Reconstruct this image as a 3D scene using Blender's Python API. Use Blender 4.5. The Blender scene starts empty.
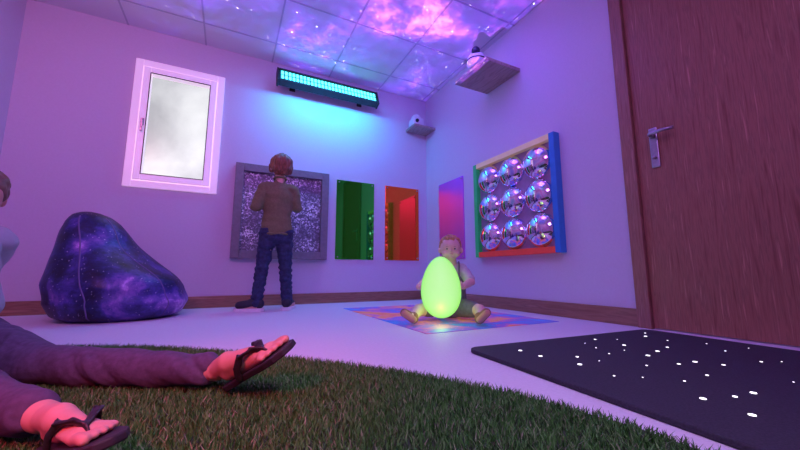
import bpy, math, random
import numpy as np
from mathutils import Vector as V, Matrix, noise as mnoise
random.seed(7); np.random.seed(7)
sc = bpy.context.scene
sc.view_settings.view_transform = 'Standard'
COL = sc.collection
Z = V((0, 0, 1))

# ---------------------------------------------------------------- materials
def base_mat(name):
    m = bpy.data.materials.new(name); m.use_nodes = True
    nt = m.node_tree; b = nt.nodes['Principled BSDF']
    return m, nt, b
def N(nt, typ, **kw):
    n = nt.nodes.new(typ)
    for k, v in kw.items(): setattr(n, k, v)
    return n
def coords(nt, scale=(1, 1, 1), rot=(0, 0, 0)):
    tc = N(nt, 'ShaderNodeTexCoord'); mp = N(nt, 'ShaderNodeMapping')
    mp.inputs['Scale'].default_value = scale; mp.inputs['Rotation'].default_value = rot
    nt.links.new(tc.outputs['Object'], mp.inputs['Vector']); return mp.outputs['Vector']
def ramp(nt, stops, interp='LINEAR'):
    r = N(nt, 'ShaderNodeValToRGB'); cr = r.color_ramp; cr.interpolation = interp
    while len(cr.elements) < len(stops): cr.elements.new(.5)
    for e, (p, c) in zip(cr.elements, stops):
        e.position = p; e.color = (c[0], c[1], c[2], 1)
    return r
def M(name, col, rough=.6, metal=0, var=.1, scale=20, bump=0, emis=None, estr=0, stretch=(1, 1, 1), detail=4, **kw):
    m, nt, b = base_mat(name)
    vec = coords(nt, stretch)
    n = N(nt, 'ShaderNodeTexNoise'); n.inputs['Scale'].default_value = scale; n.inputs['Detail'].default_value = detail
    nt.links.new(vec, n.inputs['Vector'])
    lo = [max(0, c*(1-var)) for c in col]; hi = [min(1, c*(1+var)) for c in col]
    r = ramp(nt, [(.3, lo), (.7, hi)])
    nt.links.new(n.outputs['Fac'], r.inputs['Fac']); nt.links.new(r.outputs['Color'], b.inputs['Base Color'])
    b.inputs['Roughness'].default_value = rough; b.inputs['Metallic'].default_value = metal
    if bump:
        bp = N(nt, 'ShaderNodeBump'); bp.inputs['Strength'].default_value = bump; bp.inputs['Distance'].default_value = .01
        nt.links.new(n.outputs['Fac'], bp.inputs['Height']); nt.links.new(bp.outputs['Normal'], b.inputs['Normal'])
    if emis:
        b.inputs['Emission Color'].default_value = (*emis, 1); b.inputs['Emission Strength'].default_value = estr
    for k, v in kw.items():
        b.inputs[k.replace('_', ' ')].default_value = v
    return m
def wood(name, dark, light, stretch, rough=.45, scale=6):
    m, nt, b = base_mat(name)
    vec = coords(nt, stretch)
    n = N(nt, 'ShaderNodeTexNoise'); n.inputs['Scale'].default_value = scale; n.inputs['Detail'].default_value = 8; n.inputs['Distortion'].default_value = .3
    nt.links.new(vec, n.inputs['Vector'])
    mid = [(a+c)/2 for a, c in zip(dark, light)]
    r = ramp(nt, [(.3, dark), (.5, mid), (.56, [c*.72 for c in mid]), (.72, light)])
    nt.links.new(n.outputs['Fac'], r.inputs['Fac']); nt.links.new(r.outputs['Color'], b.inputs['Base Color'])
    bp = N(nt, 'ShaderNodeBump'); bp.inputs['Strength'].default_value = .25; bp.inputs['Distance'].default_value = .003
    nt.links.new(n.outputs['Fac'], bp.inputs['Height']); nt.links.new(bp.outputs['Normal'], b.inputs['Normal'])
    b.inputs['Roughness'].default_value = rough
    return m
def galaxy(name, stops, scale=2.5, star=60, starthr=.09, emis=0.0, rough=.6, dist=.9, keep=.5, nr=.64):
    m, nt, b = base_mat(name)
    vec = coords(nt)
    n = N(nt, 'ShaderNodeTexNoise'); n.inputs['Scale'].default_value = scale; n.inputs['Detail'].default_value = 11; n.inputs['Roughness'].default_value = nr; n.inputs['Distortion'].default_value = dist
    nt.links.new(vec, n.inputs['Vector'])
    r = ramp(nt, stops); nt.links.new(n.outputs['Fac'], r.inputs['Fac'])
    vo = N(nt, 'ShaderNodeTexVoronoi'); vo.inputs['Scale'].default_value = star
    nt.links.new(vec, vo.inputs['Vector'])
    sp_ = N(nt, 'ShaderNodeSeparateColor'); nt.links.new(vo.outputs['Color'], sp_.inputs[0])
    th = N(nt, 'ShaderNodeMath', operation='MULTIPLY_ADD'); nt.links.new(sp_.outputs[0], th.inputs[0]); th.inputs[1].default_value = starthr*2; th.inputs[2].default_value = -starthr*2*keep
    lt = N(nt, 'ShaderNodeMath', operation='LESS_THAN')
    nt.links.new(vo.outputs['Distance'], lt.inputs[0]); nt.links.new(th.outputs[0], lt.inputs[1])
    mx = N(nt, 'ShaderNodeMix', data_type='RGBA')
    nt.links.new(lt.outputs[0], mx.inputs[0]); nt.links.new(r.outputs['Color'], mx.inputs[6]); mx.inputs[7].default_value = (.95, .88, 1, 1)
    nt.links.new(mx.outputs[2], b.inputs['Base Color'])
    if emis:
        nt.links.new(mx.outputs[2], b.inputs['Emission Color']); b.inputs['Emission Strength'].default_value = emis
    b.inputs['Roughness'].default_value = rough
    return m

m_wall = M('wall_paint', (.70, .62, .73), .8, var=.02, scale=60, bump=.04)
m_ceil = M('ceiling_tile', (.78, .72, .79), .9, var=.02, scale=120)
m_grid = M('ceiling_grid_metal', (.52, .47, .56), .6, var=.03)
m_floor = M('vinyl_floor', (.82, .76, .80), .62, var=.04, scale=90, bump=.02, Specular_IOR_Level=.3)
m_upvc = M('white_upvc_pink_lit', (.92, .86, .9), .3, var=.01, emis=(1, .6, .92), estr=.3)  # pinkish light on the window frame is put in as emission
m_doorw = wood('door_wood', (.25, .085, .05), (.56, .25, .16), (1, 9, .45), scale=9)
m_trimw = wood('trim_wood', (.27, .11, .07), (.54, .27, .19), (1, 9, .45), scale=9)
m_basey = wood('baseboard_wood_side', (.26, .12, .07), (.5, .27, .17), (6, .5, 6))
m_basex = wood('baseboard_wood_back', (.26, .12, .07), (.5, .27, .17), (.5, 6, 6))
m_steel = M('brushed_steel', (.45, .43, .47), .32, 1, var=.08, scale=80)
m_black = M('black_plastic', (.02, .02, .025), .4, var=.2)
m_white = M('white_plastic', (.8, .8, .85), .35, var=.02)
m_greyf = M('grey_painted_wood', (.22, .20, .22), .5, var=.12, scale=40)
m_shelf = wood('shelf_wood', (.38, .30, .27), (.52, .42, .37), (4, .6, 4))

# ---------------------------------------------------------------- mesh tools
class MB:
    def __init__(s): s.v = []; s.f = []
    def add(s, vs, fs):
        o = len(s.v); s.v += [tuple(x) for x in vs]; s.f += [tuple(i+o for i in f) for f in fs]; return s
    def box(s, lo, hi, X=None):
        x0, y0, z0 = lo; x1, y1, z1 = hi
        vs = [V(p) for p in [(x0,y0,z0),(x1,y0,z0),(x1,y1,z0),(x0,y1,z0),(x0,y0,z1),(x1,y0,z1),(x1,y1,z1),(x0,y1,z1)]]
        if X: vs = [X @ p for p in vs]
        return s.add(vs, [(0,3,2,1),(4,5,6,7),(0,1,5,4),(1,2,6,5),(2,3,7,6),(3,0,4,7)])
    def rings(s, rr, closed_ends=True):
        n = len(rr[0]); vs = [p for r in rr for p in r]; fs = []
        for i in range(len(rr)-1):
            for j in range(n):
                a = i*n+j; b = i*n+(j+1) % n
                fs.append((a, b, b+n, a+n))
        if closed_ends:
            fs.append(tuple(reversed(range(n)))); fs.append(tuple((len(rr)-1)*n+j for j in range(n)))
        return s.add(vs, fs)
    def cap(s, a, b, ra, rb=None, flat=1, side=None, n=20, m=6):
        a = V(a); b = V(b); rb = ra if rb is None else rb
        w = (b-a); w = w.normalized() if w.length > 1e-6 else V((0, 0, 1))
        U = V(side) if side is not None else (V((1, 0, 0)) if abs(w.x) < .8 else V((0, 1, 0)))
        U = (U-w*U.dot(w)).normalized(); W = w.cross(U)
        rr = []
        for i in range(1, m+1):
            t = math.pi/2*i/m; rr.append((a-w*ra*math.cos(t)*(flat if flat<1 else 1), ra*math.sin(t)))
        for i in range(0, m):
            t = math.pi/2*i/m; rr.append((b+w*rb*math.sin(t)*(flat if flat<1 else 1), rb*math.cos(t)))
        rings = [[c+(U*math.cos(2*math.pi*j/n)+W*flat*math.sin(2*math.pi*j/n))*r for j in range(n)] for c, r in rr]
        return s.rings(rings)
    def chain(s, pts, rs, flat=1, side=None):
        for i in range(len(pts)-1): s.cap(pts[i], pts[i+1], rs[i], rs[i+1], flat, side)
        return s
    def ell(s, c, r, B=None, n=24, m=14):
        c = V(c); B = B or (V((1,0,0)), V((0,1,0)), V((0,0,1)))
        rr = []
        for i in range(1, m):
            t = math.pi*i/m
            rr.append([c+B[0]*r[0]*math.sin(t)*math.cos(2*math.pi*j/n)+B[1]*r[1]*math.sin(t)*math.sin(2*math.pi*j/n)-B[2]*r[2]*math.cos(t) for j in range(n)])
        return s.rings(rr)
    def prism(s, outline, z0, z1, X=None):
        lo = [V((p[0], p[1], z0)) for p in outline]; hi = [V((p[0], p[1], z1)) for p in outline]
        if X: lo = [X @ p for p in lo]; hi = [X @ p for p in hi]
        return s.rings([lo, hi])
    def tube(s, pts, r, n=10):
        pts = [V(p) for p in pts]; rr = []
        U = None
        for i, p in enumerate(pts):
            w = (pts[min(i+1, len(pts)-1)]-pts[max(i-1, 0)]).normalized()
            if U is None: U = (V((1,0,0)) if abs(w.x) < .8 else V((0,1,0)))
            U = (U-w*U.dot(w)).normalized(); W = w.cross(U)
            rr.append([p+(U*math.cos(2*math.pi*j/n)+W*math.sin(2*math.pi*j/n))*r for j in range(n)])
        return s.rings(rr)

def mesh_of(mb, name):
    me = bpy.data.meshes.new(name); me.from_pydata(mb.v, [], mb.f); me.update(); return me
def smooth(me): me.polygons.foreach_set('use_smooth', [True]*len(me.polygons)); me.update()
def put(name, me, mat, parent=None, label=None, cat=None, kind=None, group=None, origin=None, bevel=0, sm=False):
    """mesh given in room coordinates; origin moved to the piece"""
    o = bpy.data.objects.new(name, me); COL.objects.link(o)
    co = np.empty(len(me.vertices)*3); me.vertices.foreach_get('co', co); co = co.reshape(-1, 3)
    lo = co.min(0); hi = co.max(0)
    if origin is None: origin = ((lo[0]+hi[0])/2, (lo[1]+hi[1])/2, lo[2] if parent is None else (lo[2]+hi[2])/2)
    me.transform(Matrix.Translation(-V(origin)))
    o.location = V(origin)
    if parent is not None:
        o.parent = parent; o.location = V(origin)-world_loc(parent)
    for mm in (mat if isinstance(mat, (list, tuple)) else [mat]): me.materials.append(mm)
    if label: o['label'] = label
    if cat: o['category'] = cat
    if kind: o['kind'] = kind
    if group: o['group'] = group
    if bevel:
        b = o.modifiers.new('bevel', 'BEVEL'); b.width = bevel; b.segments = 2; b.limit_method = 'ANGLE'
    if sm: smooth(me)
    return o
def world_loc(o):
    l = o.location.copy()
    while o.parent: o = o.parent; l += o.location
    return l
def empty(name, loc, label, cat, group=None):
    o = bpy.data.objects.new(name, None); COL.objects.link(o); o.location = loc; o.empty_display_size = .1
    o['label'] = label; o['category'] = cat
    if group: o['group'] = group
    return o
def box(name, lo, hi, mat, parent=None, bevel=.003, X=None, **k):
    return put(name, mesh_of(MB().box(lo, hi, X), name), mat, parent, bevel=bevel, **k)
def remesh(mb, name, vox, it=4, disp=None):
    me = mesh_of(mb, name); o = bpy.data.objects.new('tmp', me); COL.objects.link(o)
    r = o.modifiers.new('r', 'REMESH'); r.mode = 'VOXEL'; r.voxel_size = vox
    s = o.modifiers.new('s', 'SMOOTH'); s.factor = .5; s.iterations = it
    bpy.context.view_layer.update(); dg = bpy.context.evaluated_depsgraph_get()
    m2 = bpy.data.meshes.new_from_object(o.evaluated_get(dg)); m2.name = name
    bpy.data.objects.remove(o); bpy.data.meshes.remove(me)
    if disp:
        amp, fr = disp
        m2.update()
        nv = [v.normal.copy() for v in m2.vertices]
        for v, nn in zip(m2.vertices, nv):
            p = V((v.co.x*fr[0], v.co.y*fr[1], v.co.z*fr[2])); v.co += nn*amp*mnoise.noise(p)
    smooth(m2); return m2

# ---------------------------------------------------------------- room shell
H = 2.565; XL = -3.83; YF = -5.0
S = dict(kind='structure')
mb = MB(); wx0, wx1, wz0, wz1 = -3.035, -2.385, 1.095, 2.22
T = .14
mb.box((XL-T, 0, 0), (wx0, T, H)); mb.box((wx1, 0, 0), (T, T, H)); mb.box((wx0, 0, 0), (wx1, T, wz0)); mb.box((wx0, 0, wz1), (wx1, T, H))
put('wall_back', mesh_of(mb, 'wall_back'), m_wall, **S)
box('wall_right', (0, YF, 0), (T, 0, H), m_wall, bevel=0, **S)
box('wall_left', (XL-T, YF, 0), (XL, 0, H), m_wall, bevel=0, **S)
box('wall_front', (XL-T, YF-T, 0), (T, YF, H), m_wall, bevel=0, **S)
box('floor', (XL-T, YF-T, -.1), (T, T, 0), m_floor, bevel=0, **S)
box('ceiling', (XL-T, YF-T, H), (T, T, H+.1), m_ceil, bevel=0, **S)
mb = MB()
for i in range(7):
    x = -.06-.62*i
    mb.box((x-.007, YF, H-.004), (x+.007, 0, H-.0005))
for i in range(8):
    y = -.34-.62*i
    mb.box((XL, y-.007, H-.0035), (0, y+.007, H-.0005))
put('trim_2', mesh_of(mb, 'ceiling_grid'), m_grid, **S)
box('baseboard_back', (XL, -.018, 0), (0, 0, .105), m_basex, **S)
box('baseboard_right', (-.018, -2.425, 0), (0, -.018, .105), m_basey, **S)
box('baseboard_left', (XL, YF, 0), (XL+.018, -.018, .105), m_basey, **S)
# door and frame
door = box('door_1', (-.012, -3.42, .006), (.02, -2.502, 2.2), m_doorw, bevel=.002, **S)
mb = MB()
mb.box((-.035, -2.5, 0), (0, -2.425, 2.28)); mb.box((-.035, -3.5, 0), (0, -3.422, 2.28)); mb.box((-.035, -3.422, 2.202), (0, -2.5, 2.28))
put('trim_1', mesh_of(mb, 'door_frame'), m_trimw, bevel=.004, **S)
h = put('handle', mesh_of(MB().box((-.022, -2.625, .925), (-.012, -2.58, 1.165)), 'handle'), m_steel, door, bevel=.006, label='brushed metal lever door handle on long plate')
mb = MB(); mb.tube([(-.02, -2.602, 1.115), (-.06, -2.602, 1.115), (-.068, -2.607, 1.115), (-.07, -2.62, 1.116), (-.068, -2.67, 1.119), (-.066, -2.725, 1.114)], .0095, 12)
mb.cap((-.02, -2.602, 1.115), (-.03, -2.602, 1.115), .017)
put('lever', mesh_of(mb, 'lever'), m_steel, h, sm=True)
mb = MB(); mb.cap((-.022, -2.602, .985), (-.025, -2.602, .985), .011)
put('keyhole_cover', mesh_of(mb, 'keyhole_cover'), m_steel, h, sm=True)
# window
def ring_frame(mb, x0, x1, z0, z1, w, y0, y1):
    mb.box((x0, y0, z0), (x0+w, y1, z1)); mb.box((x1-w, y0, z0), (x1, y1, z1))
    mb.box((x0+w, y0, z0), (x1-w, y1, z0+w)); mb.box((x0+w, y0, z1-w), (x1-w, y1, z1))
mb = MB(); ring_frame(mb, -3.07, -2.35, 1.06, 2.255, .06, -.022, -.0005)
ring_frame(mb, -3.034, -2.386, 1.096, 2.219, .03, 0, .1)
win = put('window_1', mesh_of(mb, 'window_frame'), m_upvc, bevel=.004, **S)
mb = MB(); ring_frame(mb, -3.003, -2.417, 1.127, 2.188, .055, -.034, .05)
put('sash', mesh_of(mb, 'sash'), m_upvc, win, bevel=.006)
mg, nt, b = base_mat('window_glass')
nt.nodes.remove(b); tr = N(nt, 'ShaderNodeBsdfTransparent'); gl = N(nt, 'ShaderNodeBsdfGlossy'); gl.inputs['Roughness'].default_value = .25
mx = N(nt, 'ShaderNodeMixShader'); mx.inputs[0].default_value = .015
nt.links.new(tr.outputs[0], mx.inputs[1]); nt.links.new(gl.outputs[0], mx.inputs[2]); nt.links.new(mx.outputs[0], nt.nodes['Material Output'].inputs[0])
put('glass_pane', mesh_of(MB().box((-2.949, .01, 1.181), (-2.471, .016, 2.134)), 'glass'), mg, win)
mb = MB(); ring_frame(mb, -2.952, -2.468, 1.178, 2.137, .007, -.036, -.03)
put('gasket', mesh_of(mb, 'gasket'), m_black, win)
mb = MB(); mb.box((-2.985, -.042, 1.62), (-2.96, -.034, 1.69)); mb.box((-2.98, -.062, 1.655), (-2.965, -.042, 1.675)); mb.box((-2.981, -.066, 1.56), (-2.964, -.054, 1.675))
put('window_handle', mesh_of(mb, 'window_handle'), m_steel, win, bevel=.003)

# ---------------------------------------------------------------- sequin panel
p = empty('sequin_panel', (-1.74, -.04, .455), 'square grey-framed glittery sequin sensory panel on the wall', 'wall panel')
x0, x1, z0, z1 = -2.2, -1.28, .455, 1.388
mb = MB(); ring_frame(mb, x0, x1, z0, z1, .075, -.075, 0)
put('frame', mesh_of(mb, 'frame'), m_greyf, p, bevel=.004)
m, nt, b = base_mat('sequins')
vec = coords(nt)
vo = N(nt, 'ShaderNodeTexVoronoi'); vo.inputs['Scale'].default_value = 75; nt.links.new(vec, vo.inputs['Vector'])
n = N(nt, 'ShaderNodeTexNoise'); n.inputs['Scale'].default_value = 6; n.inputs['Detail'].default_value = 5; nt.links.new(vec, n.inputs['Vector'])
sx = N(nt, 'ShaderNodeSeparateColor'); nt.links.new(vo.outputs['Color'], sx.inputs[0])
ad = N(nt, 'ShaderNodeMath', operation='MULTIPLY'); nt.links.new(sx.outputs[0], ad.inputs[0]); nt.links.new(n.outputs['Fac'], ad.inputs[1])
r = ramp(nt, [(.05, (.14, .12, .16)), (.28, (.24, .2, .27)), (.40, (.5, .44, .55)), (.5, (1, .95, 1))]); nt.links.new(ad.outputs[0], r.inputs['Fac'])
nt.links.new(r.outputs['Color'], b.inputs['Base Color']); b.inputs['Metallic'].default_value = .1; b.inputs['Roughness'].default_value = .4
bp = N(nt, 'ShaderNodeBump'); bp.inputs['Strength'].default_value = .4; bp.inputs['Distance'].default_value = .004
nt.links.new(sx.outputs[1], bp.inputs['Height']); nt.links.new(bp.outputs['Normal'], b.inputs['Normal'])
put('sequin_sheet', mesh_of(MB().box((x0+.075, -.03, z0+.075), (x1-.075, -.001, z1-.075)), 'sheet'), m, p)

# ---------------------------------------------------------------- coloured acrylic mirrors
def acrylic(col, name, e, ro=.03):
    m = M(name, col, ro, .97, var=.03, scale=3, emis=col, estr=e); return m  # weak emission added to keep the mirrors vivid in the dim room
def mirror(lo, hi, mat, label, axis):
    p = put('acrylic_mirror', mesh_of(MB().box(lo, hi), 'mirror'), mat, label=label, cat='mirror', bevel=.002)
    for a in (0, 1):
        for c in (0, 1):
            z = (lo[2]+.025) if a == 0 else (hi[2]-.025)
            mb = MB()
            if axis == 'x':
                x = (lo[0]+.025) if c == 0 else (hi[0]-.025); mb.cap((x, lo[1], z), (x, lo[1]-.004, z), .009, n=14)
            else:
                y = (lo[1]+.025) if c == 0 else (hi[1]-.025); mb.cap((lo[0], y, z), (lo[0]-.004, y, z), .009, n=14)
            put('screw_cap', mesh_of(mb, 'screw_cap'), m_steel, p, sm=True)
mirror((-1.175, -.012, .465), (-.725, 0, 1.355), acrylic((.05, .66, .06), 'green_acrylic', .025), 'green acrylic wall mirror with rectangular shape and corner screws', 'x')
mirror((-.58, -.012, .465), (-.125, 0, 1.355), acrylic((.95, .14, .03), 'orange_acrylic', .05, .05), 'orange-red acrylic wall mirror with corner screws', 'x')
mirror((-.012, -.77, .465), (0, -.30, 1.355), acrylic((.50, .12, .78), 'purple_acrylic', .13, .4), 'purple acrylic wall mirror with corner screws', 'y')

# ---------------------------------------------------------------- bubble mirror panel
p = empty('bubble_mirror_panel', (-.05, -1.49, .465), 'square multicoloured frame holding nine convex bubble mirrors', 'wall panel')
y0, y1, z0, z1 = -1.965, -1.01, .465, 1.385; w = .048; dx = -.065
fr = [('green', (.03, .55, .15), (dx, y1-w, z0), (0, y1, z1)), ('blue', (.03, .16, .6), (dx, y0, z0), (0, y0+w, z1)),
      ('red', (.9, .08, .05), (dx, y0+w, z0), (0, y1-w, z0+w)), ('tan wood', (.95, .75, .36), (dx, y0+w, z1-w), (0, y1-w, z1))]
for nm, c, lo, hi in fr:
    box('frame_side', lo, hi, M('frame_'+nm, c, .45, var=.06, emis=c, estr=.08), p, bevel=.003, label=nm+' frame side')  # slight self-glow so the paint colours still show under violet light
box('backing_board', (-.02, y0+w, z0+w), (-.001, y1-w, z1-w), M('panel_board', (.42, .26, .42), .5), p, bevel=0)
m_dome, nt, b = base_mat('convex_mirror')
n = N(nt, 'ShaderNodeTexNoise'); n.inputs['Scale'].default_value = 12; n.inputs['Detail'].default_value = 1; n.inputs['Distortion'].default_value = .3
tc = N(nt, 'ShaderNodeTexCoord'); oi = N(nt, 'ShaderNodeObjectInfo'); va = N(nt, 'ShaderNodeVectorMath', operation='ADD')
nt.links.new(tc.outputs['Object'], va.inputs[0]); nt.links.new(oi.outputs['Location'], va.inputs[1]); nt.links.new(va.outputs[0], n.inputs['Vector'])
r = ramp(nt, [(.33, (.5, .55, .98)), (.43, (.98, .94, 1)), (.5, (1, .55, .8)), (.57, (1, .94, 1)), (.66, (.5, .9, .85))]); nt.links.new(n.outputs['Fac'], r.inputs['Fac'])  # pink, white and blue reflections painted into the dome colour
nt.links.new(r.outputs['Color'], b.inputs['Base Color']); b.inputs['Metallic'].default_value = .97; b.inputs['Roughness'].default_value = .03
cy = (y0+y1)/2; cz = (z0+z1)/2; R = .141
dome_me = None
for i in (-1, 0, 1):
    for j in (-1, 0, 1):
        c = V((-.02, cy+i*.285, cz+j*.2745))
        if dome_me is None:
            mb = MB(); rr = []
            for a in range(25):
                t = math.pi/2*a/24
                rr.append([V((-.085*math.sin(t), max(R*math.cos(t), .0005)*math.cos(2*math.pi*q/64), max(R*math.cos(t)*.975, .0005)*math.sin(2*math.pi*q/64))) for q in range(64)])
            mb.rings(rr)
            dome_me = mesh_of(mb, 'dome'); dome_me.materials.append(m_dome); smooth(dome_me)
        o = bpy.data.objects.new('mirror_dome', dome_me); COL.objects.link(o); o.parent = p; o.location = c-p.location

# ---------------------------------------------------------------- light bar
p = empty('light_bar', (-1.315, -.02, 2.33), 'black wall-mounted light bar with glowing cyan cells', 'lamp')
X = Matrix.Translation((0, -.13, 2.335)) @ Matrix.Rotation(math.radians(-22), 4, 'X')
put('housing', mesh_of(MB().box((-1.86, -.035, -.085), (-.77, .035, .085), X), 'housing'), m_black, p, bevel=.006)
mb = MB(); mb.box((-1.88, -.05, -.095), (-1.86, .04, .095), X); put('end_cap', mesh_of(mb, 'end_cap'), m_black, p, bevel=.004)
mb = MB(); mb.box((-.77, -.05, -.095), (-.75, .04, .095), X); put('end_cap', mesh_of(mb, 'end_cap'), m_black, p, bevel=.004)
mb = MB()
mb.box((-1.86, -.055, .068), (-.77, -.035, .085), X); mb.box((-1.86, -.055, -.085), (-.77, -.035, -.068), X); put('rim', mesh_of(mb, 'rim'), m_black, p, bevel=.002)
m_led, nt, b = base_mat('cyan_led')
b.inputs['Base Color'].default_value = (.1, .8, .9, 1); b.inputs['Emission Color'].default_value = (.12, 1, .85, 1); b.inputs['Emission Strength'].default_value = 2.8
m_led2, nt, b = base_mat('cyan_diffuser')
b.inputs['Base Color'].default_value = (.01, .1, .15, 1); b.inputs['Emission Color'].default_value = (.0, .25, .38, 1); b.inputs['Emission Strength'].default_value = .6
put('diffuser', mesh_of(MB().box((-1.85, -.04, -.068), (-.78, -.034, .068), X), 'diffuser'), m_led2, p)
mb = MB()
for i in range(28):
    for j in (-.5, .5):
        x = -1.826+i*.0379; z = j*.064
        mb.box((x-.0115, -.047, z-.022), (x+.0115, -.04, z+.022), X)
put('led_cells', mesh_of(mb, 'led_cells'), m_led, p, kind='stuff')
for x in (-1.7, -.93):
    mb = MB(); mb.box((x-.02, -.1, 2.33), (x+.02, 0, 2.345)); mb.box((x-.03, -.01, 2.28), (x+.03, 0, 2.39))
    put('bracket', mesh_of(mb, 'bracket'), m_black, p, bevel=.002)

# ---------------------------------------------------------------- shelves + projectors
box('wall_shelf', (-.39, -1.62, 2.085), (0, -1.185, 2.118), m_shelf, label='pale wooden wall shelf carrying a round star projector', cat='shelf')
box('wall_shelf', (-.30, -.23, 2.085), (0, -.0, 2.112), m_shelf, label='small wooden corner shelf carrying a white projector', cat='shelf')
px, py = -.29, -1.38
p = empty('star_projector', (px, py, 2.118), 'round white star projector with black base and lens', 'projector')
mb = MB(); mb.rings([[V((px+r*math.cos(2*math.pi*q/28), py+r*math.sin(2*math.pi*q/28), 2.118+zz)) for q in range(28)] for zz, r in ((0, .06), (.008, .066), (.03, .055), (.06, .035))])
put('base', mesh_of(mb, 'base'), m_black, p, sm=True)
put('globe', mesh_of(MB().ell((px, py, 2.235), (.088, .088, .088)), 'globe'), m_white, p, sm=True)
mb = MB(); mb.cap((px, py, 2.25), (px-.04, py-.045, 2.305), .045, .038, n=24)
put('lens', mesh_of(mb, 'lens'), M('lens_black', (.02, .02, .05), .05), p, sm=True)
mb = MB(); mb.tube([(px+.089*math.cos(t), py+.089*math.sin(t), 2.235) for t in np.linspace(0, 2*math.pi, 30)], .005); put('rim_band', mesh_of(mb, 'rim_band'), m_black, p, sm=True)
px, py = -.215, -.125
p = empty('box_projector', (px, py, 2.112), 'small white corner projector with dark round lens', 'projector')
put('body', mesh_of(MB().box((px-.075, py-.075, 2.124), (px+.075, py+.075, 2.22)), 'body'), m_white, p, bevel=.022)
put('dome', mesh_of(MB().ell((px, py, 2.22), (.064, .064, .06)), 'dome'), m_white, p, sm=True)
put('foot', mesh_of(MB().box((px-.06, py-.06, 2.112), (px+.06, py+.06, 2.125)), 'foot'), m_black, p, bevel=.003)
put('lens', mesh_of(MB().cap((px-.03, py-.075, 2.17), (px-.03, py-.082, 2.17), .022), 'lens'), m_black, p, sm=True)

# ---------------------------------------------------------------- floor things
m_nebula = galaxy('nebula_emissive', [(.28, (.02, .08, .5)), (.38, (.05, .28, .8)), (.45, (.2, .14, .65)), (.51, (.65, .16, .5)), (.57, (.95, .35, .12)), (.64, (.9, .15, .2)), (.74, (.12, .08, .55))], 2.4, 40, .12, emis=.16, rough=.55, dist=.5, nr=.62)  # nebula colours with a weak emission of their own, for the thin floor slab
box('nebula_slab', (-1.26, -2.06, 0), (-.25, -.62, .003), m_nebula, bevel=.001, label='thin slab with colourful emissive nebula pattern on the floor', cat='mat')
a = math.radians(-3)
X = Matrix.Translation((-1.32, -2.47, 0)) @ Matrix.Rotation(a, 4, 'Z')
r0 = .05; w_, l_ = 1.16, 1.45; out = []
for cx, cyy, st in ((w_-r0, -r0, 0), (r0, -r0, 90), (r0, -l_+r0, 180), (w_-r0, -l_+r0, 270)):
    for k in range(7):
        t = math.radians(st+k*15); out.append((cx+r0*math.cos(t), cyy+r0*math.sin(t)))
mb = MB(); mb.prism(out, 0, .016, X)
fm = put('star_light_mat', mesh_of(mb, 'mat'), M('charcoal_mat', (.04, .035, .05), .85, var=.3, scale=200, bump=.1), label='charcoal floor mat with scattered white fibre-optic light dots', cat='mat', bevel=.004)
mb = MB(); pts = []
while len(pts) < 70:
    q = V((random.uniform(.14, w_-.08), random.uniform(-l_+.08, -.07), 0))
    if all((q-o).length > .07 for o in pts): pts.append(q)
for q in pts:
    rd = random.choice([.002, .003, .004, .005, .0068]); c = X @ q
    mb.rings([[V((c.x+rr_*math.cos(2*math.pi*k/14), c.y+rr_*math.sin(2*math.pi*k/14), zz)) for k in range(14)] for zz, rr_ in ((.015, rd), (.0175, rd))])
md, nt, b = base_mat('light_dot'); b.inputs['Emission Color'].default_value = (1, .97, 1, 1); b.inputs['Emission Strength'].default_value = 2.0
put('light_dots', mesh_of(mb, 'light_dots'), md, fm, kind='stuff')

# grass rug
curve = [(-1.46, -3.75), (-1.44, -3.4), (-1.45, -3.19), (-1.52, -2.95), (-1.665, -2.69), (-1.80, -2.51), (-1.955, -2.335), (-2.2, -2.08), (-2.4, -1.91), (-2.56, -1.80), (-2.78, -1.70), (-3.05, -1.64), (-3.4, -1.64), (-3.62, -1.72), (-3.72, -1.9)]
poly = [(-1.6, -4.6), (-1.5, -4.4)]+curve+[(-3.75, -2.3), (-3.75, -4.4), (-3.6, -4.6)]
rug = put('grass_rug', mesh_of(MB().prism(poly, 0, .008), 'rug'), M('turf_backing', (.03, .06, .02), .9), label='curved green artificial grass rug on the floor', cat='rug')
PA = np.array(poly)
def inside(P):
    x, y = P[:, 0], P[:, 1]; c = np.zeros(len(P), bool); j = len(PA)-1
    for i in range(len(PA)):
        xi, yi = PA[i]; xj, yj = PA[j]
        cond = ((yi > y) != (yj > y)) & (x < (xj-xi)*(y-yi)/(yj-yi+1e-12)+xi)
        c ^= cond; j = i
    return c
P = np.random.uniform((-3.75, -3.75), (-1.38, -1.6), (240000, 2)); P = P[inside(P)]
n_ = len(P)
ang = np.random.uniform(0, 2*np.pi, n_); wd = np.random.uniform(.0011, .0019, n_); hh = np.random.uniform(.012, .023, n_)
ln = np.random.uniform(.002, .015, n_); la = np.random.uniform(0, 2*np.pi, n_)
verts = np.zeros((n_, 5, 3)); sx_ = np.cos(ang)*wd; sy_ = np.sin(ang)*wd; lx = np.cos(la)*ln; ly = np.sin(la)*ln
for k, (f_, hz, ll) in enumerate(((-1, 0, 0), (1, 0, 0), (-.8, .55, .3), (.8, .55, .3), (0, 1, 1))):
    verts[:, k, 0] = P[:, 0]+f_*sx_+lx*ll; verts[:, k, 1] = P[:, 1]+f_*sy_+ly*ll; verts[:, k, 2] = .006+hh*hz
me = bpy.data.meshes.new('blades')
me.vertices.add(n_*5); me.vertices.foreach_set('co', verts.ravel())
b5 = (np.arange(n_)*5)[:, None]
loops = np.concatenate([b5+np.array([[0, 1, 3, 2]]), b5+np.array([[2, 3, 4]])], axis=1).ravel()
me.loops.add(n_*7); me.loops.foreach_set('vertex_index', loops.astype(np.int32))
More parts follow.
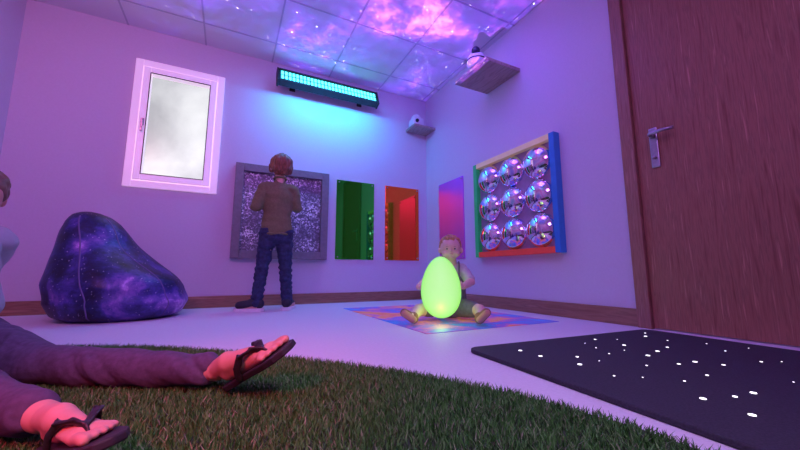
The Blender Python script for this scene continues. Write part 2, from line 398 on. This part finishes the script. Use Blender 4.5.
me.polygons.add(n_*2); st = np.stack([np.arange(n_)*7, np.arange(n_)*7+4], 1).ravel()
me.polygons.foreach_set('loop_start', st.astype(np.int32)); me.update(calc_edges=True); me.validate()
mgr, nt, b = base_mat('grass_blades')
g = N(nt, 'ShaderNodeNewGeometry'); r = ramp(nt, [(0, (.04, .14, .03)), (.4, (.08, .24, .05)), (.75, (.13, .32, .09)), (.92, (.22, .34, .15)), (1, (.34, .34, .22))])
nt.links.new(g.outputs['Random Per Island'], r.inputs['Fac']); nt.links.new(r.outputs['Color'], b.inputs['Base Color']); b.inputs['Roughness'].default_value = .6
b.inputs['Specular IOR Level'].default_value = .25
put('grass_blades', me, mgr, rug, kind='stuff')

# ---------------------------------------------------------------- bean bag
c0 = V((-2.875, -.50, 0))
def bag(u, hgt):
    prof = [(0, .30), (.05, .37), (.16, .41), (.32, .395), (.5, .325), (.66, .26), (.8, .205), (.9, .16), (.96, .115), (.99, .06), (1, .015)]
    for (a0, r0), (a1, r1) in zip(prof, prof[1:]):
        if a0 <= hgt <= a1:
            t = (hgt-a0)/(a1-a0); rr = r0+(r1-r0)*t; break
    sh = V((-.25, .10, 0))*max(0, hgt-.2)/.8*1.08
    f = max(0, math.cos(u-math.radians(-38)))**1.5
    rr += f*(.055*math.exp(-((hgt-.42)/.11)**2)-.06*math.exp(-((hgt-.70)/.13)**2))
    p = V((math.cos(u)*rr, math.sin(u)*rr*.95, hgt*.765))
    p.z -= .05*f*math.sin(min(1, hgt)*math.pi)
    q = p+sh+c0
    q += V((math.cos(u), math.sin(u), 0))*(.012*mnoise.noise(V((p.x*6, p.y*6, p.z*5+3))))*min(1, hgt*8)
    return q
mb = MB(); mb.rings([[bag(2*math.pi*j/72, hh_) for j in range(72)] for hh_ in np.linspace(0, 1, 90)])
m_bag = galaxy('galaxy_fabric', [(.40, (.007, .007, .035)), (.48, (.018, .02, .12)), (.55, (.07, .05, .30)), (.62, (.24, .12, .48)), (.70, (.75, .45, .9))], 3.8, 70, .20, rough=.42, dist=.2)
pb = put('bean_bag', remesh(mb, 'bean_bag', .010, 4), m_bag, label='blue and purple galaxy-print bean bag chair', cat='bean bag', sm=True)
m_seam = M('seam_piping', (.16, .11, .28), .5)
for u in (-105, -40, 30, 110, 190):
    uu = math.radians(u); mb = MB()
    mb.tube([bag(uu, t)+V((math.cos(uu), math.sin(uu), .2))*-.001 for t in np.linspace(.03, .94, 40)], .0045, 8)
    put('seam', mesh_of(mb, 'seam'), m_seam, pb, sm=True)

# ---------------------------------------------------------------- glowing egg
mb = MB(); ec = V((-.965, -1.756, .03)); rr = []
for i in range(1, 40):
    t = math.pi*i/40; z = -math.cos(t); rad = .128*math.sin(t)*(1-.16*z)
    rr.append([ec+V((rad*math.cos(2*math.pi*j/48), rad*math.sin(2*math.pi*j/48), .197+.197*z)) for j in range(48)])
mb.rings(rr)
me_, nt, b = base_mat('glowing_green')
lw = N(nt, 'ShaderNodeLayerWeight'); lw.inputs[0].default_value = .4
r = ramp(nt, [(0, (.54, 1, .38)), (.5, (.40, .96, .20)), (.9, (.24, .8, .08))]); nt.links.new(lw.outputs['Facing'], r.inputs['Fac'])
nt.links.new(r.outputs['Color'], b.inputs['Emission Color']); b.inputs['Emission Strength'].default_value = .93; b.inputs['Base Color'].default_value = (.12, .2, .08, 1); b.inputs['Roughness'].default_value = .5
put('egg_lamp', mesh_of(mb, 'egg'), me_, label='large glowing green egg-shaped lamp hugged by the toddler', cat='lamp', sm=True)

# ---------------------------------------------------------------- people
def orth(U, F): U = V(U); return (U-F*U.dot(F)).normalized()
def hand(mb, wr, d, n, k=1.0, curl=.6, thumb=1):
    wr = V(wr); d = V(d).normalized(); n = orth(n, d); s = d.cross(n)*thumb
    mb.cap(wr, wr+d*.03*k, .022*k, .028*k, .6, s); mb.cap(wr+d*.03*k, wr+d*.065*k, .029*k, .031*k, .5, s)
    for i, (o, l) in enumerate(((.024, .036), (.008, .041), (-.008, .038), (-.024, .030))):
        p0 = wr+d*.082*k+s*o*k; d1 = (d*math.cos(curl*.6)+n*math.sin(curl*.6)); p1 = p0+d1*l*k
        d2 = (d*math.cos(curl*1.5)+n*math.sin(curl*1.5)); p2 = p1+d2*l*.75*k
        mb.cap(p0-d*.02*k, p0, .0085*k); mb.cap(p0, p1, .0085*k, .0075*k); mb.cap(p1, p2, .0075*k, .0065*k)
    t0 = wr+d*.02*k+s*.022*k; t1 = t0+(d*.65+s*.65+n*.35).normalized()*.036*k; t2 = t1+(d*.9+s*.1+n*.45).normalized()*.028*k
    mb.cap(t0, t1, .012*k, .0095*k); mb.cap(t1, t2, .0095*k, .008*k)
def skin(name, col): return M(name, col, .5, var=.06, scale=25, Subsurface_Weight=.08)
def flipflop(heel, F, U, k, parent):
    S_ = F.cross(U); T_ = Matrix(((F.x, S_.x, U.x, heel.x), (F.y, S_.y, U.y, heel.y), (F.z, S_.z, U.z, heel.z), (0, 0, 0, 1)))
    out = [(-.01, 0), (-.004, .022), (.02, .033), (.08, .031), (.13, .036), (.18, .043), (.215, .040), (.24, .025), (.247, .0), (.24, -.022), (.21, -.038), (.17, -.043), (.12, -.036), (.07, -.031), (.02, -.031), (-.004, -.02)]
    out = [(a*k, b*k) for a, b in out]
    g = put('sandal', mesh_of(MB().prism(out, -.012*k, .003, T_), 'sandal'), M('sandal_sole', (.03, .02, .03), .6), parent, bevel=.003, label='dark flip-flop sandal')
    mb = MB()
    for sg in (1, -1):
        pts = [T_ @ V((a*k, b*k*sg, c*k)) for a, b, c in ((.085, .035, .0), (.10, .034, .024), (.125, .028, .043), (.15, .015, .040), (.172, .009*sg, .027), (.182, .009*sg, .010))]
        for q0, q1 in zip(pts, pts[1:]): mb.cap(q0, q1, .012*k, flat=.35, side=F)
    put('strap', remesh(mb, 'strap', .003, 2), M('sandal_strap', (.025, .015, .02), .45), g)
def foot(mb, heel, F, U, k, ankle, inner=1):
    S_ = F.cross(U)*inner; L = lambda a, b, c: heel+(F*a+S_*b+U*c)*k
    mb.cap(L(.028, 0, .026), L(.05, 0, .040), .024*k, .026*k)
    mb.cap(L(.05, 0, .040), L(.125, .004, .026), .028*k, .021*k, .95)
    mb.cap(L(.05, 0, .020), L(.15, -.008, .016), .020*k, .017*k)
    mb.cap(L(.12, .005, .023), L(.172, .005, .016), .027*k, .031*k, .45, S_)
    mb.cap(L(.168, .020, .014), L(.172, -.021, .012), .013*k, .011*k)
    mb.cap(L(.045, 0, .045), ankle, .027*k, .027*k)
    for s_ in (-1, 1): mb.ell(ankle+S_*s_*.020*k, (.011*k, .011*k, .011*k))
    for o, e, r_ in ((.025, .222, .0108), (.0085, .218, .0076), (-.006, .210, .0073), (-.019, .200, .0069), (-.030, .189, .0065)):
        mb.cap(L(.172, o*.9, .012), L(e-.016, o*1.03, .0135), r_*k, r_*k*.9); mb.cap(L(e-.016, o*1.03, .0135), L(e-.006, o*1.03, .011), r_*k*.9, r_*k*.88)

# --- boy standing, facing the wall
B0 = V((-1.845, -.50, 0)); b = lambda x, y, z: B0+V((x, y, z))
boy = empty('person', B0, 'child in olive-brown sweater and jeans standing facing the panel', 'person')
sk = skin('skin_boy', (.72, .42, .32))
mb = MB()
mb.ell(b(.012, .0, 1.275), (.078, .092, .095)); mb.ell(b(.012, .035, 1.235), (.058, .062, .065)); mb.cap(b(.012, .098, 1.245), b(.012, .106, 1.235), .011)
for s_ in (-1, 1): mb.ell(b(.012+s_*.084, .0, 1.245), (.012, .02, .027))
mb.chain([b(.005, -.005, 1.08), b(.01, .005, 1.2)], [.045, .040])
mb.chain([b(0, 0, .70), b(0, 0, .85), b(0, 0, 1.02)], [.095, .09, .09], .7, (1, 0, 0)); mb.cap(b(-.10, 0, 1.06), b(.10, 0, 1.06), .042)
LH, RH = b(-.08, .17, .98), b(.12, .19, 1.05)
mb.chain([b(-.12, 0, 1.06), b(-.175, -.015, .885), LH], [.042, .034, .024]); mb.chain([b(.12, 0, 1.06), b(.165, .01, .90), RH], [.042, .034, .024])
hand(mb, LH, (.45, .6, .5), (.6, .1, -.3), .85, .9, 1); hand(mb, RH, (-.2, .6, .75), (-.3, .8, -.4), .85, .5, -1)
legs = [([b(-.065, 0, .68), b(-.10, .01, .38), b(-.135, -.01, .08)]), ([b(.065, 0, .68), b(.088, .015, .38), b(.115, -.0, .08)])]
for l in legs: mb.chain(l, [.07, .046, .032])
for l, d_ in zip(legs, ((-.85, .3, 0), (.45, .8, 0))):
    d_ = V(d_).normalized(); q = l[2]; mb.cap(V((q.x, q.y, .05)), V((q.x, q.y, .04))+d_*.12, .035, .028)
put('body', remesh(mb, 'body', .005, 4), sk, boy)
m_sw = M('olive_brown_sweater', (.20, .18, .08), .9, var=.12, scale=60, bump=.3)
mb = MB()
mb.chain([b(0, 0, .69), b(0, 0, .85), b(0, -.005, 1.0)], [.130, .120, .128], .72, (1, 0, 0)); mb.cap(b(-.10, -.005, 1.055), b(.10, -.005, 1.055), .057); mb.cap(b(0, -.005, 1.05), b(.006, 0, 1.110), .082, .054, .85, (1, 0, 0))
mb.chain([b(-.122, 0, 1.05), b(-.178, -.015, .885), LH+V((0, -.02, -.01))], [.058, .048, .035]); mb.chain([b(.122, 0, 1.05), b(.168, .01, .90), RH+V((0, -.02, -.03))], [.058, .048, .035])
put('sweater', remesh(mb, 'sweater', .006, 4, (.011, (9, 9, 18))), m_sw, boy)
mb = MB(); mb.tube([b(.008+.052*math.cos(t), .0+.048*math.sin(t), 1.153-.008*math.sin(t)) for t in np.linspace(0, 2*math.pi, 28)], .009); put('collar', mesh_of(mb, 'collar'), m_sw, boy, sm=True)
mb = MB(); mb.tube([b(.118*math.cos(t), .088*math.sin(t), .652) for t in np.linspace(0, 2*math.pi, 40)], .011)
put('hem_band', mesh_of(mb, 'hem_band'), m_sw, boy, sm=True)
mb = MB(); mb.cap(b(0, 0, .64), b(0, 0, .70), .116, .113, .78, (1, 0, 0))
for l in legs: mb.chain([l[0]+V((0, 0, -.01)), l[1], l[2]+V((0, 0, -.01))], [.078, .055, .045])
put('jeans', remesh(mb, 'jeans', .005, 3, (.012, (12, 12, 38))), M('blue_denim', (.028, .040, .10), .85, var=.4, scale=40, bump=.2), boy)
mb = MB(); hc = b(.012, -.012, 1.288); mb.ell(hc, (.095, .104, .098)); mb.ell(b(.012, -.032, 1.24), (.088, .072, .058)); mb.cap(b(-.07, -.0, 1.265), b(-.068, .01, 1.228), .022); mb.cap(b(.094, -.0, 1.265), b(.092, .01, 1.228), .022); mb.cap(b(.0, .06, 1.34), b(.04, .075, 1.33), .03)
put('hair', remesh(mb, 'hair', .0045, 2, (.011, (45, 45, 12))), M('reddish_brown_hair', (.24, .09, .045), .45, var=.5, scale=30, stretch=(3, 3, .6)), boy)
m_shoe = M('dark_trainer', (.025, .025, .04), .6, var=.2); m_sole = M('white_rubber', (.85, .82, .85), .6, var=.05)
for l, d_ in zip(legs, ((-.9, .22, 0), (.35, .85, 0))):
    d_ = V(d_).normalized(); q = V((l[2].x, l[2].y, 0))-d_*.025; s_ = V((-d_.y, d_.x, 0))
    mb = MB(); mb.cap(q+V((0, 0, .062)), q+d_*.06+V((0, 0, .068)), .041, .039); mb.cap(q+d_*.06+V((0, 0, .064)), q+d_*.155+V((0, 0, .052)), .039, .037, .85, s_)
    sh = put('shoe', remesh(mb, 'shoe', .005, 3), m_shoe, boy, label='dark trainer with white sole')
    mb = MB(); o_ = []
    for k in range(24):
        t = 2*math.pi*k/24; cx = (.155 if math.cos(t) > 0 else 0); pp = q+d_*(cx+.045*math.cos(t))+s_*.045*math.sin(t); o_.append((pp.x, pp.y))
    put('sole', mesh_of(MB().prism(o_, 0, .026), 'sole'), m_sole, sh, bevel=.003)

# --- toddler seated on floor with egg
T0 = V((-.775, -1.61, .006)); Rr = V((.84, -.54, 0)); Ff = V((-.54, -.84, 0)); BS = (Rr, Ff, Z)
L = lambda a, b_, c: T0+Rr*a+Ff*b_+Z*c
tod = empty('person', T0, 'seated toddler in pale top and dungarees hugging the glowing egg', 'person')
sk2 = skin('skin_toddler', (.88, .56, .44))
mb = MB()
def Hd(a, b_, c): return L(a-.006, b_+.022, c-.010)   # head leans toward the egg
mb.ell(Hd(0, 0, .503), (.075, .084, .076), BS); mb.ell(Hd(0, .026, .462), (.064, .056, .047), BS)
for s_ in (-1, 1):
    mb.ell(Hd(s_*.036, .048, .456), (.026, .027, .024), BS); mb.ell(Hd(s_*.079, -.002, .480), (.010, .016, .020), BS)
mb.cap(Hd(0, .080, .480), Hd(0, .087, .472), .0065, .008); mb.ell(Hd(0, .060, .43), (.020, .02, .015), BS); mb.ell(Hd(0, .075, .451), (.014, .010, .008), BS)
mb.chain([L(0, 0, .34), Hd(0, .0, .44)], [.04, .038])
mb.chain([L(0, 0, .085), L(0, .0, .2), L(0, .0, .32)], [.085, .08, .07], .85, Rr); mb.cap(L(-.065, 0, .34), L(.065, 0, .34), .035)
hr, hl = L(.066, .20, .225), L(-.226, .19, .22)
mb.chain([L(.075, 0, .34), L(.125, .08, .25), hr], [.034, .03, .021]); mb.chain([L(-.075, 0, .34), L(-.175, .07, .265), hl], [.034, .03, .021])
hand(mb, hr, Ff*.85-Rr*.5, -Rr, .66, .8, -1); hand(mb, hl, Ff*.85+Rr*.5, Rr, .66, .8, 1)
lg = [[L(.055, .02, .072), L(.17, .16, .068), L(.155, .32, .045)], [L(-.055, .02, .072), L(-.23, .18, .068), L(-.255, .345, .045)]]
for l in lg: mb.chain(l, [.052, .040, .028])
mb.cap(lg[0][2], L(.16, .355, .05), .024); mb.cap(lg[1][2], L(-.265, .375, .05), .024)
put('body', remesh(mb, 'body', .004, 2), sk2, tod)
mb = MB(); mb.chain([L(0, 0, .22), L(0, .0, .31)], [.088, .078], .87, Rr); mb.cap(L(-.066, 0, .338), L(.066, 0, .338), .044)
mb.cap(L(.07, 0, .34), L(.118, .062, .268), .042, .038); mb.cap(L(-.07, 0, .34), L(-.15, .052, .285), .042, .038)
put('shirt', remesh(mb, 'shirt', .005, 3, (.005, (16, 16, 20))), M('pale_top', (.60, .54, .55), .9, var=.1, scale=50, bump=.2), tod)
m_rom = M('grey_dungarees', (.20, .17, .20), .9, var=.15, scale=50, bump=.2)
mb = MB(); mb.chain([L(0, 0, .085), L(0, .0, .2), L(0, .008, .25)], [.1, .096, .088], .88, Rr)
for l in lg: mb.cap(l[0], l[0].lerp(l[1], .7), .064, .052)
du = put('dungarees', remesh(mb, 'dungarees', .005, 3, (.006, (16, 16, 20))), m_rom, tod)
for s_ in (-1, 1):
    mb = MB(); mb.tube([L(s_*.045, .082, .26), L(s_*.047, .078, .31), L(s_*.05, .055, .365), L(s_*.05, .01, .387), L(s_*.045, -.05, .355), L(s_*.03, -.085, .28)], .007); put('strap', mesh_of(mb, 'strap'), m_rom, du, sm=True)
mb = MB(); mb.ell(Hd(0, -.016, .519), (.081, .081, .076), BS); mb.ell(Hd(0, -.033, .48), (.078, .056, .056), BS); mb.cap(Hd(-.035, .050, .567), Hd(.02, .060, .559), .012)
put('hair', remesh(mb, 'hair', .004, 2, (.009, (50, 50, 25))), M('reddish_blond_hair', (.58, .28, .12), .5, var=.4, scale=60), tod)
m_eye = M('dark_iris', (.03, .02, .02), .1); m_ew = M('eye_white', (.8, .75, .75), .2, var=.02)
for s_ in (-1, 1):
    e = put('eye', mesh_of(MB().ell(Hd(s_*.027, .0715, .487), (.0095, .0078, .0055), BS), 'eye'), m_ew, tod, sm=True)
    put('iris', mesh_of(MB().ell(Hd(s_*.027, .0768, .487), (.0060, .0042, .0052), BS), 'iris'), m_eye, e, sm=True)
    mb = MB(); mb.tube([Hd(s_*(.018+.006*k), .080-.002*k*k*.5, .502+.0012*math.sin(k)) for k in range(4)], .0014); put('eyebrow', mesh_of(mb, 'eyebrow'), M('eyebrow', (.45, .25, .15), .7), tod, sm=True)
mb = MB(); mb.tube([Hd(x, .085-abs(x)*.35, .4515) for x in (-.010, -.007, -.003, 0, .003, .007, .010)], .0026); put('lips', mesh_of(mb, 'lips'), M('lips', (.64, .28, .26), .4), tod, sm=True)
for q, tt in ((L(.145, .34, .034), L(.185, .365, .078)), (L(-.25, .365, .034), L(-.305, .38, .072))):
    mb = MB(); mb.cap(q+Z*.002, tt, .029, .026); mb.cap(q+Z*.010, q+Z*.014+Ff*-.016, .027)
    sh = put('shoe', remesh(mb, 'shoe', .004, 3), M('brown_leather', (.32, .12, .07), .6), tod, label='soft brown toddler shoe')
    mb = MB(); mb.cap(q+Ff*.018+Z*.0, tt+Ff*.018, .024, .022, .85); put('sole', remesh(mb, 'sole', .0035, 2), M('tan_sole', (.62, .30, .2), .7), sh)

# --- seated person with outstretched legs
hipc = V((-3.04, -1.92, .13))
per = empty('person', (-3.04, -1.92, 0), 'person sitting on grass rug, legs outstretched, wearing flip-flops', 'person')
sk3 = skin('skin_sitter', (.74, .34, .28))
k1, a1 = V((-2.66, -2.29, .060)), V((-2.215, -2.59, .066)); k2, a2 = V((-2.80, -2.46, .092)), V((-2.478, -2.79, .066))
h1, h2 = V((-2.99, -1.87, .090)), V((-3.07, -1.99, .090))
heel1 = V((-2.187, -2.615, .038)); F1 = (V((-2.068, -2.80, .158))-heel1).normalized(); U1 = orth((-.45, -.15, 1), F1)
heel2 = V((-2.455, -2.82, .032)); F2 = (V((-2.335, -3.0, .088))-heel2).normalized(); U2 = orth((.0, -.2, 1), F2)
mb = MB()
foot(mb, heel1, F1, U1, 1.0, a1, -1); foot(mb, heel2, F2, U2, .86, a2, 1)
mb.chain([h1, k1, a1], [.065, .043, .027]); mb.chain([h2, k2, a2], [.065, .043, .026])
ft = V((.72, -.69, 0)).normalized(); sd = V((.69, .72, 0)).normalized()
nk = V((-3.155, -1.70, .48)); sc_ = V((-3.165, -1.72, .45))
mb.chain([hipc, V((-3.10, -1.82, .29)), V((-3.15, -1.74, .41))], [.12, .112, .118], .75, sd); mb.cap(nk, V((-3.15, -1.66, .56)), .05, .047)
hd = V((-3.145, -1.645, .635)); BP = (sd, ft, Z)
mb.ell(hd+Z*.015, (.075, .092, .092), BP); mb.ell(hd+ft*.03-Z*.035, (.055, .06, .06), BP); mb.cap(hd+ft*.095-Z*.015, hd+ft*.103-Z*.028, .011)
for s_ in (-1, 1):
    mb.ell(hd+sd*s_*.076-Z*.01, (.011, .019, .028), BP)
    sh_ = sc_+sd*s_*.13; el = sh_+V((-.09, .09, -.20)); wr = el+V((-.05, .06, -.19))
    mb.chain([sh_, el, wr], [.043, .034, .024]); hand(mb, wr, (-.5, .75, -.12), (0, 0, -1), .9, .15, s_)
mb.cap(sc_-sd*.13, sc_+sd*.13, .045)
put('body', remesh(mb, 'body', .0035, 2), sk3, per)
flipflop(heel1, F1, U1, 1.0, per); flipflop(heel2, F2, U2, .87, per)
mb = MB(); mb.cap(hipc+V((-.02, .02, 0)), hipc+V((-.02, .03, .08)), .125, .125, .9, sd)
c1 = a1+(k1-a1)*.08; c2 = a2+(k2-a2)*.10
mb.chain([h1, k1, c1], [.082, .056, .041]); mb.chain([h2, k2, c2], [.082, .056, .040])
me = remesh(mb, 'trousers', .005, 6)
def folds(me, segs, amp=.0052):
    me.update(); nv = [v.normal.copy() for v in me.vertices]
    for v, nn in zip(me.vertices, nv):
        best = min(segs, key=lambda s: ((v.co-s[0]).cross(s[1])).length)
        t = (v.co-best[0]).dot(best[1])
        w = mnoise.noise(v.co*6); s_ = math.sin(t*46+w*7+nn.z*3.0)
        v.co += nn*amp*(s_*abs(s_))*(.1+1.8*abs(mnoise.noise(v.co*5+V((3, 1, 2)))))*1.6
segs = [(h1, (k1-h1).normalized()), (k1, (a1-k1).normalized()), (h2, (k2-h2).normalized()), (k2, (a2-k2).normalized())]
folds(me, segs); smooth(me)
put('trousers', me, M('dark_purple_trousers', (.10, .065, .13), .9, var=.2, scale=60, bump=.2), per)
mb = MB(); mb.chain([hipc+Z*.07, V((-3.10, -1.82, .29)), V((-3.15, -1.74, .40))], [.132, .125, .132], .82, sd); mb.cap(sc_-sd*.13, sc_+sd*.13, .060)
for s_ in (-1, 1):
    sh_ = sc_+sd*s_*.13; mb.cap(sh_, sh_+V((-.06, .06, -.15)), .058, .05)
put('shirt', remesh(mb, 'shirt', .006, 4, (.012, (12, 12, 16))), M('grey_white_shirt', (.42, .42, .46), .9, var=.06, scale=30), per)
mb = MB(); mb.ell(hd+Z*.035-ft*.008, (.088, .097, .087), BP); mb.ell(hd-ft*.03-Z*.015, (.083, .070, .07), BP)
put('hair', remesh(mb, 'hair', .005, 2, (.012, (40, 40, 20))), M('brown_short_hair', (.20, .09, .06), .5, var=.4, scale=30), per)

# ---------------------------------------------------------------- lights
def aim(o, tgt): o.rotation_euler = (V(tgt)-o.location).to_track_quat('-Z', 'Y').to_euler()
def area(name, loc, tgt, size, col, pw, sy=None):
    l = bpy.data.lights.new(name, 'AREA'); l.size = size; l.color = col; l.energy = pw
    if sy: l.shape = 'RECTANGLE'; l.size_y = sy
    o = bpy.data.objects.new(name, l); COL.objects.link(o); o.location = loc; aim(o, tgt); return o
def spot(name, loc, tgt, ang, col, pw, r=.1):
    l = bpy.data.lights.new(name, 'SPOT'); l.energy = pw; l.color = col; l.spot_size = math.radians(ang); l.spot_blend = .9; l.shadow_soft_size = r
    o = bpy.data.objects.new(name, l); COL.objects.link(o); o.location = loc; aim(o, tgt); return o
area('violet_overhead_fill', (-2.3, -3.6, 2.5), (-2.1, -1.8, 0), 1.6, (.62, .24, 1.0), 52)  # unseen area light added for the violet ambience of the room
area('blue_corner_fill', (-.9, -1.6, 2.45), (-.6, -.6, .3), .9, (.17, .10, 1.0), 12)  # added lamp, out of view, tinting the right corner blue-violet
area('cyan_bar_glow', (-1.315, -.34, 2.28), (-1.315, -.02, 1.65), 1.05, (.01, .42, 1.0), 16, .1)
spot('turf_fill', (-2.0, -4.6, 1.9), (-1.85, -2.95, 0), 56, (.9, .87, .85), 52, .25)  # neutral fill added out of view to brighten the grass
spot('magenta_wall_fill', (-3.6, -3.2, 2.3), (-3.2, 0, 1.2), 78, (1, .2, .5), 55)  # unseen spot put in for a magenta wash at the left
spot('lilac_ceiling_fill', (-3.0, -2.6, 1.5), (-3.0, -1.5, H), 125, (.85, .45, 1), 17, .2)  # invisible mid-air lamp added to lift the left of the ceiling
spot('pink_foot_fill', (-2.9, -3.9, 1.1), (-2.35, -2.75, .08), 38, (1, .03, .08), 85, .12)  # unseen low lamp added to tint the sitter's feet pink
l = bpy.data.lights.new('egg_glow_fill', 'POINT'); l.energy = .75; l.color = (.5, 1, .04); l.shadow_soft_size = .04  # extra point light outside the egg, added to strengthen its green on the floor
o = bpy.data.objects.new('egg_glow_fill', l); COL.objects.link(o); o.location = (-1.05, -1.88, .075)

# galaxy picture thrown onto the ceiling by an added, unseen spot in mid-air (keystone-corrected to the tiles)
PX, PY, PZ = -1.2, -1.9, .9
l = bpy.data.lights.new('galaxy_projection', 'SPOT'); l.energy = 170; l.spot_size = math.radians(125); l.spot_blend = .1; l.shadow_soft_size = 0.0
l.use_nodes = True; nt = l.node_tree; em = nt.nodes['Emission']; LK = nt.links.new
def mth(op, a, b_=None, c=None):
    n = N(nt, 'ShaderNodeMath', operation=op)
    for i, x in enumerate((a, b_, c)):
        if x is None: continue
        if isinstance(x, (int, float)): n.inputs[i].default_value = x
        else: LK(x, n.inputs[i])
    return n.outputs[0]
ge = N(nt, 'ShaderNodeNewGeometry'); sx = N(nt, 'ShaderNodeSeparateXYZ'); LK(ge.outputs['Incoming'], sx.inputs[0])
rx = mth('DIVIDE', sx.outputs[0], sx.outputs[2]); ry = mth('DIVIDE', sx.outputs[1], sx.outputs[2])
hx = mth('MULTIPLY_ADD', rx, H-PZ, PX); hy = mth('MULTIPLY_ADD', ry, H-PZ, PY)
cb = N(nt, 'ShaderNodeCombineXYZ'); LK(hx, cb.inputs[0]); LK(hy, cb.inputs[1])
mask = mth('MULTIPLY', mth('LESS_THAN', hx, -.01), mth('LESS_THAN', hy, -.01))
def noise_(sc1, det, ro, di, off=0):
    n = N(nt, 'ShaderNodeTexNoise'); n.inputs['Scale'].default_value = sc1; n.inputs['Detail'].default_value = det; n.inputs['Roughness'].default_value = ro; n.inputs['Distortion'].default_value = di
    if off:
        va = N(nt, 'ShaderNodeVectorMath', operation='ADD'); va.inputs[1].default_value = (off, off, off); LK(cb.outputs[0], va.inputs[0]); LK(va.outputs[0], n.inputs['Vector'])
    else: LK(cb.outputs[0], n.inputs['Vector'])
    return n.outputs['Fac']
big = noise_(1.6, 4, .55, .3, 4.2); fine = noise_(8.0, 15, .85, 0)
def gap(cx_, cy_, sx1, sy1):
    a_ = mth('MULTIPLY', mth('SUBTRACT', hx, cx_), sx1); c_ = mth('MULTIPLY', mth('SUBTRACT', hy, cy_), sy1)
    return mth('SQRT', mth('ADD', mth('MULTIPLY', a_, a_), mth('MULTIPLY', c_, c_)))
fall = mth('SUBTRACT', 1.0, mth('MULTIPLY', gap(-.85, -1.3, .8, 1.0), .62))
core = mth('MAXIMUM', mth('SUBTRACT', .55, gap(-.75, -1.25, 1.0, 1.2)), 0.0)
fac = mth('ADD', mth('ADD', mth('MULTIPLY', fine, .52), mth('MULTIPLY', core, .16)), mth('ADD', mth('MULTIPLY', big, .50), mth('MULTIPLY', fall, .17)))
r = ramp(nt, [(.48, (.0, .0, .0)), (.55, (.018, .01, .14)), (.61, (.06, .02, .34)), (.66, (.26, .05, .50)), (.70, (.75, .16, .58)), (.75, (1, .48, .8)), (.81, (1, .88, 1))]); LK(fac, r.inputs['Fac'])
vo = N(nt, 'ShaderNodeTexVoronoi'); vo.inputs['Scale'].default_value = 26; LK(cb.outputs[0], vo.inputs['Vector'])
sp_ = N(nt, 'ShaderNodeSeparateColor'); LK(vo.outputs['Color'], sp_.inputs[0])
star = mth('LESS_THAN', vo.outputs['Distance'], mth('MULTIPLY', mth('POWER', sp_.outputs[0], 1.8), .19))
star = mth('MULTIPLY', star, mth('GREATER_THAN', fac, .53))
mxn = N(nt, 'ShaderNodeMix', data_type='RGBA'); LK(star, mxn.inputs[0]); LK(r.outputs['Color'], mxn.inputs[6]); mxn.inputs[7].default_value = (1, .92, 1, 1)
r2 = mth('ADD', mth('MULTIPLY', rx, rx), mth('MULTIPLY', ry, ry)); k1_ = mth('ADD', r2, 1.0)
comp = mth('MINIMUM', mth('MULTIPLY', k1_, k1_), 6.0)
st_ = mth('MULTIPLY', mth('MULTIPLY', comp, mask), mth('MULTIPLY_ADD', star, 1.3, 1.0))
LK(mxn.outputs[2], em.inputs['Color']); LK(st_, em.inputs['Strength'])
o = bpy.data.objects.new('galaxy_projection', l); COL.objects.link(o); o.location = (PX, PY, PZ); aim(o, (PX, PY+.001, H))

w = bpy.data.worlds.new('cloudy_sky'); sc.world = w; w.use_nodes = True; nt = w.node_tree; bg = nt.nodes['Background']
tc = N(nt, 'ShaderNodeTexCoord'); n = N(nt, 'ShaderNodeTexNoise'); n.inputs['Scale'].default_value = 5; n.inputs['Detail'].default_value = 6; n.inputs['Distortion'].default_value = .4
nt.links.new(tc.outputs['Generated'], n.inputs['Vector'])
r = ramp(nt, [(.35, (.46, .46, .50)), (.5, (.72, .72, .76)), (.65, (.95, .95, .98))]); nt.links.new(n.outputs['Fac'], r.inputs['Fac']); nt.links.new(r.outputs['Color'], bg.inputs['Color']); bg.inputs['Strength'].default_value = 1.12

# ---------------------------------------------------------------- camera
cam = bpy.data.cameras.new('camera'); co = bpy.data.objects.new('camera', cam); COL.objects.link(co)
cam.sensor_width = 36; cam.lens = 15.3; cam.clip_start = .02
co.location = (-2.21, -3.64, .318); co.rotation_euler = (math.radians(98), 0, math.radians(-26.7))
sc.camera = co
